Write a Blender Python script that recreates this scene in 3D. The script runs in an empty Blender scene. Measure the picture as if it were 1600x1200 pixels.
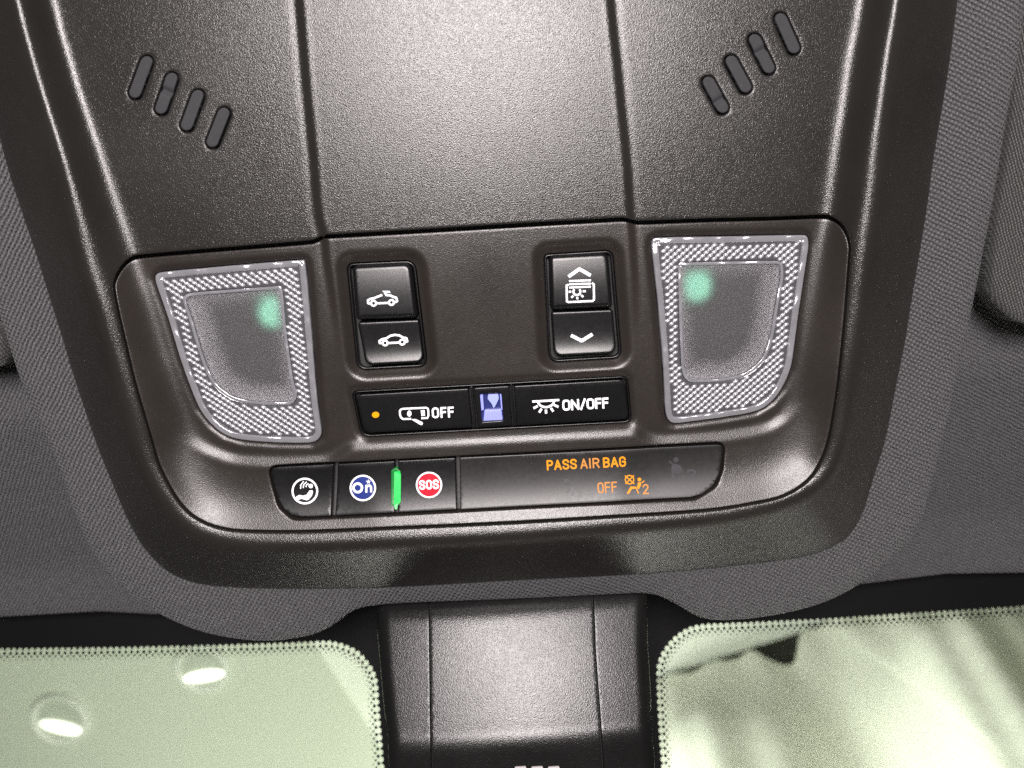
import bpy, math, random
import numpy as np
from mathutils import Vector, Matrix
from mathutils.geometry import delaunay_2d_cdt

random.seed(4); rng = np.random.default_rng(7)
sc = bpy.context.scene
col = sc.collection
MM = 0.001
ROOF = 1.30          # height of the console face above the ground, metres

# ------------------------------------------------------------------ camera
# console frame: u to the right, v to the rear of the car, w down into the cabin (mm)
FPX, TILT, ROLL, DIST = 1155.0, math.radians(12.0), math.radians(3.4), 265.0
fw = np.array([0, -math.sin(TILT), -math.cos(TILT)])
r0 = np.array([1.0, 0, 0]); up0 = np.array([0, math.cos(TILT), -math.sin(TILT)])
rt = math.cos(ROLL) * r0 - math.sin(ROLL) * up0
up = math.sin(ROLL) * r0 + math.cos(ROLL) * up0
CAM = -fw * DIST

def toworld(p):
    p = np.asarray(p, float)
    return np.stack([p[..., 0] * MM, -p[..., 1] * MM, ROOF - p[..., 2] * MM], -1)
def dirworld(d): return np.array([d[0], -d[1], -d[2]])

cam = bpy.data.cameras.new('camera'); camo = bpy.data.objects.new('camera', cam); col.objects.link(camo)
R = np.stack([dirworld(rt), dirworld(up), -dirworld(fw)], 1)
m = Matrix([[*R[i], toworld(CAM)[i]] for i in range(3)] + [[0, 0, 0, 1]])
camo.matrix_world = m
cam.sensor_width = 36; cam.lens = 36 * FPX / 1600
cam.clip_start = 0.01; cam.clip_end = 60
cam.dof.use_dof = True; cam.dof.focus_distance = 0.268; cam.dof.aperture_fstop = 8.0
sc.camera = camo

# ------------------------------------------------------------------ world, lamps, exposure
world = bpy.data.worlds.new('World'); sc.world = world; world.use_nodes = True
bg = world.node_tree.nodes['Background']
bg.inputs[0].default_value = (0.80, 0.86, 0.80, 1); bg.inputs[1].default_value = 0.045

def area(name, pos, target, sx, sy, power, color, world_pos=False, spread=180):
    l = bpy.data.lights.new(name, 'AREA'); l.shape = 'RECTANGLE'; l.size = sx; l.size_y = sy
    l.energy = power; l.color = color; l.spread = math.radians(spread)
    o = bpy.data.objects.new(name, l); col.objects.link(o)
    a = Vector(pos if world_pos else toworld(pos)); b = Vector(target if world_pos else toworld(target))
    o.location = a; o.rotation_euler = (b - a).to_track_quat('-Z', 'Y').to_euler()
    return o
area('cabin_lamp', (-15, 330, 690), (0, 20, 0), 0.32, 0.26, 15, (1.0, 0.93, 0.915))
area('garage_bounce_fill', (0.1, 1.6, 0.9), (0.1, 1.5, 2.9), 2.8, 1.4, 36, (1.0, 1.0, 0.94), True, 125)  # unseen fill added for light bounced up off the garage floor
area('drape_fill_light', (-0.35, 0.85, 1.38), (0.9, 1.75, 2.15), 1.0, 0.6, 25, (1.0, 0.985, 0.985), True, 110)  # unseen fill added to brighten the drape and bring out its folds

vs = sc.view_settings
sc.display_settings.display_device = 'sRGB'
vs.view_transform = 'Standard'; vs.look = 'None'; vs.exposure = 0; vs.gamma = 1; vs.use_curve_mapping = False

# ------------------------------------------------------------------ picture point -> place on a real surface
def ray(px, py):
    return fw + rt * ((px - 800) / FPX) + up * ((600 - py) / FPX)
def P(px, py, w=0.0):
    d = ray(px, py); k = (w - CAM[2]) / d[2]; p = CAM + d * k
    return p[0], p[1]
def PP(px, py, plane):
    n, c = plane; d = ray(px, py); k = (c - n @ CAM) / (n @ d)
    return CAM + d * k
def PW(px, py, wf, it=14):
    w = 0.0
    for _ in range(it):
        u, v = P(px, py, w); q = float(wf(np.array([u]), np.array([v]))[0]); w = .5 * (w + q)
    return P(px, py, w)
def PL(pts, w=0.0): return np.array([P(x, y, w) for x, y in pts])
def PLW(pts, wf): return np.array([PW(x, y, wf) for x, y in pts])

# ------------------------------------------------------------------ 2-D helpers
def catmull(pts, n=8, closed=False):
    p = np.array(pts, float); out = []; N = len(p)
    for i in range(N if closed else N - 1):
        if closed: a, b, c, d = p[(i - 1) % N], p[i], p[(i + 1) % N], p[(i + 2) % N]
        else: a, b, c, d = p[max(i - 1, 0)], p[i], p[i + 1], p[min(i + 2, N - 1)]
        for k in range(n):
            t = k / n
            out.append(0.5 * (2 * b + (c - a) * t + (2 * a - 5 * b + 4 * c - d) * t * t + (3 * b - a - 3 * c + d) * t ** 3))
    if not closed: out.append(p[-1])
    return np.array(out)
def rounded(pts, n=6):
    """closed polygon of (x, y, radius) corners -> points"""
    out = []; N = len(pts)
    for i in range(N):
        a = np.array(pts[i - 1][:2], float); b = np.array(pts[i][:2], float); c = np.array(pts[(i + 1) % N][:2], float)
        r = pts[i][2] if len(pts[i]) > 2 else 0
        if r <= 0: out.append(b); continue
        d1 = (a - b); l1 = np.linalg.norm(d1); d1 /= l1; d2 = (c - b); l2 = np.linalg.norm(d2); d2 /= l2
        ang = math.acos(max(-1, min(1, d1 @ d2))); t = min(r / math.tan(ang / 2), l1 * .48, l2 * .48)
        p1, p2 = b + d1 * t, b + d2 * t
        for k in range(n + 1):
            s = k / n; out.append((1 - s) ** 2 * p1 * 1 + 2 * s * (1 - s) * (b * .8 + (p1 + p2) * .1) + s * s * p2)
    return np.array(out)
def resample(p, step, closed=True):
    q = np.vstack([p, p[:1]]) if closed else np.array(p)
    seg = np.linalg.norm(np.diff(q, axis=0), axis=1); keep = np.r_[True, seg > 1e-9]; q = q[keep]
    seg = np.linalg.norm(np.diff(q, axis=0), axis=1); s = np.r_[0, np.cumsum(seg)]
    n = max(3, int(round(s[-1] / step))); t = np.linspace(0, s[-1], n + 1)
    r = np.stack([np.interp(t, s, q[:, 0]), np.interp(t, s, q[:, 1])], 1)
    return r[:-1] if closed else r
def smooth_loop(p, it=4):
    for _ in range(it): p = .5 * p + .25 * (np.roll(p, 1, 0) + np.roll(p, -1, 0))
    return p
def area2(p): x, y = p[:, 0], p[:, 1]; return 0.5 * np.sum(x * np.roll(y, -1) - np.roll(x, -1) * y)
def ccw(p): return p if area2(p) > 0 else p[::-1].copy()
def offset(p, d):
    """inward (d>0) offset of a ccw loop"""
    t = np.roll(p, -1, 0) - p; t /= np.maximum(np.linalg.norm(t, axis=1, keepdims=True), 1e-9)
    tp = np.roll(t, 1, 0); nrm = np.stack([-(t[:, 1] + tp[:, 1]), t[:, 0] + tp[:, 0]], 1)
    l = np.linalg.norm(nrm, axis=1, keepdims=True); nrm = nrm / np.maximum(l, 1e-6)
    c = np.clip(l / 2, .6, 1); return p + nrm * d / c
def inside(q, poly):
    q = np.asarray(q); res = np.zeros(len(q), bool); x, y = q[:, 0], q[:, 1]
    lo, hi = poly.min(0), poly.max(0)
    idx = np.where((x >= lo[0]) & (x <= hi[0]) & (y >= lo[1]) & (y <= hi[1]))[0]
    if len(idx) == 0: return res
    x, y = x[idx], y[idx]; r = np.zeros(len(idx), bool)
    a = poly; b = np.roll(poly, -1, 0)
    for (x1, y1), (x2, y2) in zip(a, b):
        if y1 == y2: continue
        cnd = (y1 > y) != (y2 > y)
        r ^= cnd & (x < (x2 - x1) * (y - y1) / (y2 - y1) + x1)
    res[idx] = r; return res
def dist(q, line, closed=False):
    L = np.vstack([line, line[:1]]) if closed else np.asarray(line)
    best = np.full(len(q), 1e18)
    for a, b in zip(L[:-1], L[1:]):
        d = b - a; l2 = d @ d
        if l2 < 1e-12: continue
        t = np.clip(((q - a) @ d) / l2, 0, 1)
        e0 = q[:, 0] - a[0] - t * d[0]; e1 = q[:, 1] - a[1] - t * d[1]
        np.minimum(best, e0 * e0 + e1 * e1, out=best)
    return np.sqrt(best)
def sstep(x): x = np.clip(x, 0, 1); return x * x * (3 - 2 * x)

# ------------------------------------------------------------------ outlines of the console (photograph's picture points)
C1px = [(-32, -250), (30, 0), (55, 100), (83, 200), (107, 300), (130, 405), (150, 467), (165, 520), (182, 580), (197, 632), (212, 687),
        (221, 714), (237, 748), (262, 792), (295, 826), (340, 846), (400, 855), (500, 856), (600, 852), (800, 842), (950, 829), (1100, 815),
        (1175, 802), (1225, 788), (1275, 762), (1300, 737), (1315, 690), (1326, 625), (1342, 512), (1350, 450), (1357, 375), (1367, 300),
        (1375, 212), (1388, 100), (1401, 0), (1432, -250)]
C2px = [(-8, -250), (67, 0), (77, 42), (92, 87), (107, 135), (125, 185), (147, 240), (164, 287), (182, 335), (200, 380), (210, 415), (230, 470),
        (250, 535), (267, 580), (285, 630), (303, 668), (325, 688), (355, 702), (381, 708), (440, 711), (500, 709), (518, 705), (533, 695),
        (543, 688), (556, 685), (700, 678), (850, 670), (950, 665), (993, 662), (1001, 665), (1009, 672), (1022, 677), (1050, 677), (1125, 671),
        (1187, 660), (1208, 650), (1222, 636), (1238, 605), (1255, 530), (1267, 470), (1277, 420), (1287, 370), (1297, 327), (1303, 287),
        (1315, 212), (1325, 162), (1337, 87), (1355, 5), (1392, -250)]
OUTpx = [(-115, -250), (-55, 0), (0, 224), (22, 300), (56, 400), (75, 462), (95, 525), (112, 582), (130, 637), (147, 687), (155, 708), (170, 745),
         (185, 782), (207, 830), (230, 865), (262, 895), (300, 911), (350, 918), (450, 921), (600, 919), (800, 908), (1000, 898), (1150, 885),
         (1250, 872), (1300, 857), (1330, 835), (1350, 800), (1365, 750), (1385, 685), (1400, 610), (1415, 537), (1425, 475), (1440, 387),
         (1452, 312), (1460, 250), (1475, 162), (1487, 87), (1498, 0), (1530, -250)]
SEAMpx = [(222, 400), (300, 393), (400, 385), (478, 378.5), (492, 376), (507, 369.5), (520, 368.5), (700, 358), (850, 349), (955, 343), (975, 342.5),
          (990, 346), (1004, 347), (1100, 343.5), (1200, 341), (1282, 338), (1297, 340), (1312, 349), (1322, 364), (1327, 385), (1326, 410), (1319, 500),
          (1312, 570), (1307, 612), (1295, 682), (1282, 720), (1262, 750), (1225, 774), (1175, 786), (1100, 797), (950, 807), (800, 816), (600, 825),
          (469, 830), (381, 829), (348, 825), (320, 816), (294, 799), (272, 771), (250, 728), (240, 696), (225, 645), (212, 600), (200, 550),
          (185, 485), (179, 452), (180, 438), (186, 424), (196, 411), (207, 403)]
LAMPL = [(243, 437), (246, 430), (253, 425), (360, 415), (468, 406), (475, 407), (478, 415), (487, 513), (496, 620), (503, 671), (501, 682), (487, 691),
         (433, 691), (380, 687), (353, 679), (332, 663), (313, 639), (297, 601), (281, 556), (263, 495)]
LAMPLc = [(290, 470), (292, 464), (300, 461), (360, 456), (430, 451), (438, 453), (444, 513), (455, 593), (461, 612), (459, 623), (450, 629), (415, 629),
          (380, 625), (357, 616), (337, 599), (324, 575), (311, 537), (299, 497)]
LAMPR = [(1018, 386), (1020, 376), (1029, 371), (1140, 369), (1252, 367), (1260, 370), (1263, 380), (1260, 403), (1248, 483), (1239, 550), (1234, 577),
         (1221, 606), (1205, 627), (1181, 642), (1133, 651), (1080, 658), (1055, 661), (1046, 659), (1041, 651), (1039, 640), (1035, 563), (1027, 470)]
LAMPRc = [(1063, 418), (1068, 414), (1140, 412), (1211, 411), (1219, 415), (1220, 428), (1219, 440), (1211, 483), (1205, 521), (1195, 553), (1181, 571),
          (1160, 585), (1128, 592), (1085, 594), (1074, 591), (1069, 580), (1067, 560), (1064, 483)]
WINL = [(541, 411, 10), (649, 406, 16), (669, 573, 13), (558, 579, 15)]
WINR = [(849, 397, 8), (958, 390, 12), (972, 560, 13), (857, 567, 15)]
BARW = [(549, 611, 8), (981, 587, 10), (988, 661, 11), (564, 684, 16)]
CALLW = [(417, 728, 11), (700, 713.5, 0), (900, 703, 0), (1134, 690.5, 11), (1130, 735, 5), (1120, 761, 16), (1088, 781, 22), (900, 790.5, 0), (700, 801, 0),
         (520, 810, 0), (457, 813, 17), (434, 793, 22), (424, 757, 5)]
H1, HO = 11.0, -7.0

C1 = PL(catmull(C1px, 4), H1); C2 = PL(catmull(C2px, 4), 0.0); OUTL = PL(catmull(OUTpx, 4), HO)

# ------------------------------------------------------------------ height map of the moulded plastic
GS = 0.6
gu = np.arange(-235, 236, GS); gv = np.arange(-110, 221, GS)
GU, GV = np.meshgrid(gu, gv); Q = np.stack([GU.ravel(), GV.ravel()], 1)
d1, d2, do = dist(Q, C1), dist(Q, C2), dist(Q, OUTL)
in1, in2 = inside(Q, C1), inside(Q, C2)
tt = d2 / (d1 + d2 + 1e-6)
front = sstep((P(800, 590)[1] - Q[:, 1]) / 26)      # the band in front of the lamps: a short step, a shelf, then the rim
shelf = 1.6 * sstep(d2 / 4.5) + (H1 - 1.6) * tt ** 2.4
hh = np.where(in2, 0.0, np.where(in1, H1 * tt * (1 - front) + shelf * front, H1 + (HO - H1) * d1 / (d1 + do + 1e-6)))
outside = ~inside(Q, OUTL); hh = np.where(outside, HO - do * .9, hh)
def blur(a, s):
    k = int(3 * s / GS) + 1; x = np.arange(-k, k + 1) * GS; g = np.exp(-x * x / (2 * s * s)); g /= g.sum()
    for ax in (0, 1):
        pad = [(0, 0), (0, 0)]; pad[ax] = (k, k); b = np.pad(a, pad, mode='edge'); c = np.zeros_like(a)
        for i, gg in enumerate(g):
            c += gg * (b[i:i + a.shape[0], :] if ax == 0 else b[:, i:i + a.shape[1]])
        a = c
    return a
hh = hh.reshape(GU.shape)
near1 = sstep((d2 - 4) / 6).reshape(GU.shape)
low = sstep((-8 - GV) / 12)            # sharper moulding round the lamps and buttons
hs = blur(hh, .9) * low + blur(hh, 2.3) * (1 - low)
fr2 = front.reshape(GU.shape)
hh = (blur(hh, 3.2) * (1 - fr2) + blur(hh, 2.5) * fr2) * near1 + hs * (1 - near1)
# raised centre field of the rear cover, its two edges running out between the switches
RIBL = catmull([(446, -250), (470, 20), (480, 140), (490, 240), (498, 333), (507, 368), (511, 405), (522, 480), (530, 560)], 4)
RIBR = catmull([(930, -250), (955, 20), (964, 105), (970, 165), (979, 255), (984, 335), (986, 355), (992, 445), (996, 560)], 4)
ribl, ribr = PL(RIBL), PL(RIBR)
cpoly = np.vstack([ribl, ribr[::-1]])
sd = np.minimum(dist(Q, ribl), dist(Q, ribr)) * np.where(inside(Q, cpoly), 1, -1)
v_seam, v_end = P(750, 372)[1], P(750, 560)[1]
fade = sstep((GV - v_end) / (v_seam - v_end))
hh = hh + (.85 * sstep(sd / 1.1 * .5 + .5) - .20 * np.exp(-((sd + 1.7) / 1.0) ** 2) + .13 * np.exp(-((sd - 1.4) / .7) ** 2)).reshape(GU.shape) * fade
# soft dishes round the switches, lamps and the button row
def dish(poly, depth, width):
    global hh
    p = ccw(poly); q = dist(Q, p, True); ins = inside(Q, p)
    q = np.where(ins, 0, q); hh = hh - (depth * sstep(1 - q / width)).reshape(GU.shape)
for wpx in (WINL, WINR): dish(PL(rounded(wpx)), 2.2, 4.2)
dish(PL(rounded(BARW)), 0.9, 2.2)
for wpx in (LAMPL, LAMPR): dish(PL(wpx), 1.0, 2.4)
def H(u, v):
    x = np.clip((u - gu[0]) / GS, 0, len(gu) - 1.001); y = np.clip((v - gv[0]) / GS, 0, len(gv) - 1.001)
    i, j = x.astype(int), y.astype(int); fx, fy = x - i, y - j
    return (hh[j, i] * (1 - fx) * (1 - fy) + hh[j, i + 1] * fx * (1 - fy) + hh[j + 1, i] * (1 - fx) * fy + hh[j + 1, i + 1] * fx * fy)
def flat(w): return lambda u, v: np.full(len(u), float(w))
def above(f, d): return lambda u, v: f(u, v) + d

# ------------------------------------------------------------------ materials
def nodes(name):
    mt = bpy.data.materials.new(name); mt.use_nodes = True; nt = mt.node_tree
    b = nt.nodes['Principled BSDF']; return mt, nt, b
def coords(nt, scale=1.0):
    tc = nt.nodes.new('ShaderNodeTexCoord'); mp = nt.nodes.new('ShaderNodeMapping'); nt.links.new(tc.outputs['Object'], mp.inputs[0])
    mp.inputs['Scale'].default_value = (scale,) * 3 if not isinstance(scale, tuple) else scale
    return mp.outputs[0]
def noise(nt, vec, scale, detail=2, rough=.5):
    n = nt.nodes.new('ShaderNodeTexNoise'); nt.links.new(vec, n.inputs['Vector'])
    n.inputs['Scale'].default_value = scale; n.inputs['Detail'].default_value = detail; n.inputs['Roughness'].default_value = rough
    return n.outputs['Fac']
def ramp(nt, fac, stops):
    r = nt.nodes.new('ShaderNodeValToRGB'); nt.links.new(fac, r.inputs[0]); e = r.color_ramp.elements
    while len(e) < len(stops): e.new(.5)
    for k, (p, c) in zip(e, stops): k.position = p; k.color = (*c, 1) if len(c) == 3 else c
    return r.outputs['Color']
def maprange(nt, fac, a, b, c, d):
    r = nt.nodes.new('ShaderNodeMapRange'); nt.links.new(fac, r.inputs[0])
    for i, x in enumerate((a, b, c, d)): r.inputs[i + 1].default_value = x
    return r.outputs[0]
def mth(nt, op, a, b=None):
    n = nt.nodes.new('ShaderNodeMath'); n.operation = op
    for i, x in enumerate((a, b)):
        if x is None: continue
        if isinstance(x, (int, float)): n.inputs[i].default_value = x
        else: nt.links.new(x, n.inputs[i])
    return n.outputs[0]
def bump(nt, h, strength, distance, normal=None):
    b = nt.nodes.new('ShaderNodeBump'); nt.links.new(h, b.inputs['Height']); b.inputs['Strength'].default_value = strength
    b.inputs['Distance'].default_value = distance
    if normal is not None: nt.links.new(normal, b.inputs['Normal'])
    return b.outputs[0]
def plastic(name, color, rough, grain_mm, depth_mm, rough_var=.08, strength=1.0, mottle=.12, spec=.5):
    mt, nt, b = nodes(name); v = coords(nt); b.inputs['Specular IOR Level'].default_value = spec
    g = noise(nt, v, 1000 / grain_mm, 1.0, .5)
    g2 = noise(nt, v, 1000 / (grain_mm * 5), 2, .5)
    nt.links.new(bump(nt, g, strength, depth_mm * MM), b.inputs['Normal'])
    big = noise(nt, v, 28, 4, .6)
    c0 = tuple(x * (1 - mottle) for x in color); c1 = tuple(x * (1 + mottle) for x in color)
    nt.links.new(ramp(nt, big, [(.3, c0), (.7, c1)]), b.inputs['Base Color'])
    mix = mth(nt, 'ADD', mth(nt, 'MULTIPLY', big, .6), mth(nt, 'MULTIPLY', g2, .4))
    nt.links.new(maprange(nt, mix, .3, .7, rough - rough_var, rough + rough_var), b.inputs['Roughness'])
    return mt
def simple(name, color, rough, spec=.5, emit=None, estr=0, metallic=0, coat=0):
    mt, nt, b = nodes(name); b.inputs['Base Color'].default_value = (*color, 1); b.inputs['Roughness'].default_value = rough
    b.inputs['Specular IOR Level'].default_value = spec; b.inputs['Metallic'].default_value = metallic; b.inputs['Coat Weight'].default_value = coat
    v = coords(nt); n = noise(nt, v, 900, 2, .5)
    nt.links.new(maprange(nt, n, .3, .7, max(.02, rough - .04), rough + .04), b.inputs['Roughness'])
    if emit: b.inputs['Emission Color'].default_value = (*emit, 1); b.inputs['Emission Strength'].default_value = estr
    return mt

M = {}
M['cover'] = plastic('grained_dark_plastic', (.0140, .0130, .0122), .25, .38, .088, .04, spec=.36)
M['panel'] = plastic('taupe_fine_plastic', (.0175, .0148, .0134), .30, .37, .058, .04, spec=.36)
M['black'] = plastic('satin_black_plastic', (.004, .004, .0044), .30, .30, .012, .05, spec=.35)
M['button'] = plastic('matt_charcoal_plastic', (.0042, .0042, .0046), .28, .30, .010, .04, spec=.32)
M['display'] = plastic('smoked_display_plastic', (.0085, .008, .008), .34, .30, .006, .05, spec=.36)
M['well'] = simple('deep_black_well', (.006, .006, .006), .6)
M['slot'] = simple('dark_rubber_slot', (.026, .026, .029), .75, spec=.25)
M['mount'] = plastic('grained_black_housing', (.006, .006, .006), .27, .42, .075, .04, spec=.34)
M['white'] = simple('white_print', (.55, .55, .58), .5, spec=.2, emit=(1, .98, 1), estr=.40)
M['blue'] = simple('blue_print', (.006, .018, .15), .5, spec=.2)
M['red'] = simple('red_print', (.38, .001, .012), .5, spec=.15, emit=(1, .0, .03), estr=.30)
M['amber'] = simple('amber_backlit_print', (.25, .08, .0), .5, spec=.2, emit=(1, .36, .0), estr=.85)
M['amberdim'] = simple('amber_dim_print', (.22, .08, .02), .5, spec=.2, emit=(.9, .36, .05), estr=.62)
M['led'] = simple('amber_led', (.3, .1, 0), .3, emit=(1, .36, .0), estr=1.0)
M['ghost'] = simple('unlit_legend_print', (.028, .0265, .031), .45, spec=.25)
M['ghostbox'] = plastic('unlit_panel_print', (.0105, .010, .0115), .36, .30, .006, .05, spec=.36)
M['greenlit'] = simple('lit_green_light_guide', (.0, .10, .02), .3, emit=(.0, 1, .12), estr=.78)
M['greendark'] = simple('green_light_guide_edge', (.0, .06, .01), .3, emit=(.0, 1, .12), estr=.16)
M['bluelit'] = simple('periwinkle_light_guide', (.22, .24, .60), .3, emit=(.24, .28, .95), estr=.24)
M['bluepale'] = simple('pale_light_guide', (.22, .25, .5), .25, emit=(.45, .52, 1.0), estr=.32)
M['bluedeep'] = simple('deep_blue_light_guide', (.02, .025, .10), .12, emit=(.10, .12, .5), estr=.08)

def fabric(name, color, pitch_mm, rot, depth):
    mt, nt, b = nodes(name)
    tc = nt.nodes.new('ShaderNodeTexCoord'); mp = nt.nodes.new('ShaderNodeMapping'); nt.links.new(tc.outputs['Object'], mp.inputs[0])
    mp.inputs['Rotation'].default_value = (0, 0, rot)
    wob = nt.nodes.new('ShaderNodeTexNoise'); nt.links.new(mp.outputs[0], wob.inputs['Vector']); wob.inputs['Scale'].default_value = 160
    wob.inputs['Detail'].default_value = 3
    add = nt.nodes.new('ShaderNodeVectorMath'); add.operation = 'MULTIPLY_ADD'
    nt.links.new(wob.outputs['Color'], add.inputs[0]); add.inputs[1].default_value = (.0016,) * 3; nt.links.new(mp.outputs[0], add.inputs[2])
    sp = nt.nodes.new('ShaderNodeSeparateXYZ'); nt.links.new(add.outputs[0], sp.inputs[0])
    k = math.pi / (pitch_mm * MM)
    sx = mth(nt, 'SINE', mth(nt, 'MULTIPLY', sp.outputs[0], k)); sy = mth(nt, 'SINE', mth(nt, 'MULTIPLY', sp.outputs[1], k * 1.15))
    wv = mth(nt, 'MULTIPLY', sx, sy)                       # basket of over-and-under yarns
    fz = noise(nt, mp.outputs[0], 1100, 4, .7)
    h = mth(nt, 'ADD', mth(nt, 'MULTIPLY', wv, .5), mth(nt, 'MULTIPLY', fz, 1.0))
    nt.links.new(bump(nt, h, 1.0, depth * MM), b.inputs['Normal'])
    c0 = tuple(x * .25 for x in color); c1 = tuple(x * 1.75 for x in color)
    nt.links.new(ramp(nt, mth(nt, 'ADD', mth(nt, 'MULTIPLY', h, .5), .12), [(.1, c0), (.75, c1)]), b.inputs['Base Color'])
    b.inputs['Roughness'].default_value = .55; b.inputs['Specular IOR Level'].default_value = .45
    b.inputs['Sheen Weight'].default_value = .15; b.inputs['Sheen Roughness'].default_value = .5
    return mt
M['fabric'] = fabric('charcoal_headliner_weave', (.050, .049, .056), 1.15, .25, 1.7)
M['visor'] = fabric('dark_visor_knit', (.019, .019, .018), .85, 1.2, .9)

def glint_lens(name, waffle_mm, rot):
    """opaque prism plastic, the glints of clear bumps put into its pale metallic colour"""
    mt, nt, b = nodes(name)
    b.inputs['Base Color'].default_value = (.88, .88, .92, 1); b.inputs['Metallic'].default_value = .75
    b.inputs['Roughness'].default_value = .16; b.inputs['Coat Weight'].default_value = .6; b.inputs['Coat Roughness'].default_value = .05
    return mt
M['prism'] = glint_lens('prism_plastic_painted_glint', 2, 0)  # brightness that light gives clear bumps is put into this colour
M['prismbase'] = simple('lens_gap_painted_dark', (.055, .055, .060), .16, coat=.5)  # dark gaps between the clear bumps, put into the colour
mt, nt, b = nodes('clear_lens_rim'); M['rim'] = mt
b.inputs['Base Color'].default_value = (.30, .30, .325, 1); b.inputs['Roughness'].default_value = .16; b.inputs['Coat Weight'].default_value = 1
nt.links.new(bump(nt, noise(nt, coords(nt), 110, 1), 1.0, 2.2 * MM), b.inputs['Normal'])
b.inputs['Metallic'].default_value = .5
# frosted centre of the lens: rough refraction with the reflector bowl behind it
mt, nt, b = nodes('frosted_diffuser'); M['frost'] = mt
v = coords(nt)
b.inputs['Base Color'].default_value = (.17, .165, .172, 1); b.inputs['Roughness'].default_value = .30
bn = bump(nt, noise(nt, v, 1300, 2.5, .6), 1.0, .16 * MM); nt.links.new(bn, b.inputs['Normal'])
rf = nt.nodes.new('ShaderNodeBsdfRefraction'); rf.inputs['IOR'].default_value = 1.50; rf.inputs['Roughness'].default_value = 1.0
rf.inputs['Color'].default_value = (.92, .92, .94, 1); nt.links.new(bn, rf.inputs['Normal'])
mx = nt.nodes.new('ShaderNodeMixShader'); mx.inputs[0].default_value = .72
nt.links.new(b.outputs[0], mx.inputs[1]); nt.links.new(rf.outputs[0], mx.inputs[2]); nt.links.new(mx.outputs[0], nt.nodes['Material Output'].inputs[0])
M['bowl'] = simple('satin_reflector_bowl', (.74, .72, .74), .5)
M['phosphor'] = simple('green_tinted_led', (.25, .60, .42), .4, emit=(.20, .58, .38), estr=1.05)  # the LED is off; added emission makes its tint show through the frost

# windscreen
mt = bpy.data.materials.new('green_tinted_glass'); mt.use_nodes = True; nt = mt.node_tree; nt.nodes.remove(nt.nodes['Principled BSDF'])
tr = nt.nodes.new('ShaderNodeBsdfTransparent'); tr.inputs[0].default_value = (.925, .965, .885, 1)
gl = nt.nodes.new('ShaderNodeBsdfGlossy'); gl.inputs['Roughness'].default_value = .02
fr = nt.nodes.new('ShaderNodeFresnel'); fr.inputs[0].default_value = 1.45
mx = nt.nodes.new('ShaderNodeMixShader'); nt.links.new(fr.outputs[0], mx.inputs[0]); nt.links.new(tr.outputs[0], mx.inputs[1]); nt.links.new(gl.outputs[0], mx.inputs[2])
nt.links.new(mx.outputs[0], nt.nodes['Material Output'].inputs[0]); M['glass'] = mt
M['frit'] = simple('black_ceramic_frit', (.003, .003, .0033), .6, spec=.08)
M['plaster'] = simple('off_white_plaster', (.62, .64, .58), .6)
M['soffit'] = simple('white_painted_board', (.86, .87, .82), .5)
M['cloth'] = simple('white_drape_cloth', (.80, .80, .74), .8)
M['darkwall'] = simple('dark_back_wall', (.014, .013, .008), .9)
M['trim'] = simple('white_lamp_trim', (.8, .8, .78), .35)
M['wall_glow'] = simple('lit_inner_wall_glow', (.9, .9, .9), .4, emit=(1, .98, .94), estr=2.6)  # emission paints the lit inner wall of the recessed lamp
M['baffle'] = simple('grey_lamp_baffle', (.50, .52, .47), .7)

# ------------------------------------------------------------------ object builders
def empty(name, loc, label, cat, group=None):
    o = bpy.data.objects.new(name, None); col.objects.link(o); o.location = loc; o.empty_display_size = .02
    o['label'] = label; o['category'] = cat
    if group: o['group'] = group
    return o
def link_mesh(name, verts, faces, mat, parent=None, smooth=True, world=False, label=None):
    """verts in console mm unless world=True"""
    W = np.asarray(verts, float) if world else toworld(verts)
    base = np.zeros(3)
    pp = parent
    while pp is not None: base = base + np.array(pp.location); pp = pp.parent
    W = W - base
    me = bpy.data.meshes.new(name); me.from_pydata([tuple(x) for x in W], [], [tuple(int(i) for i in f) for f in faces]); me.update()
    if smooth: me.polygons.foreach_set('use_smooth', [True] * len(me.polygons))
    mats = mat if isinstance(mat, (list, tuple)) else [mat]
    for x in mats: me.materials.append(x)
    o = bpy.data.objects.new(name, me); col.objects.link(o)
    if parent is not None: o.parent = parent
    if label: o['label'] = label
    return o
def tag(o, label=None, cat=None, group=None, kind=None):
    for k, x in (('label', label), ('category', cat), ('group', group), ('kind', kind)):
        if x: o[k] = x
    return o

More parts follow.
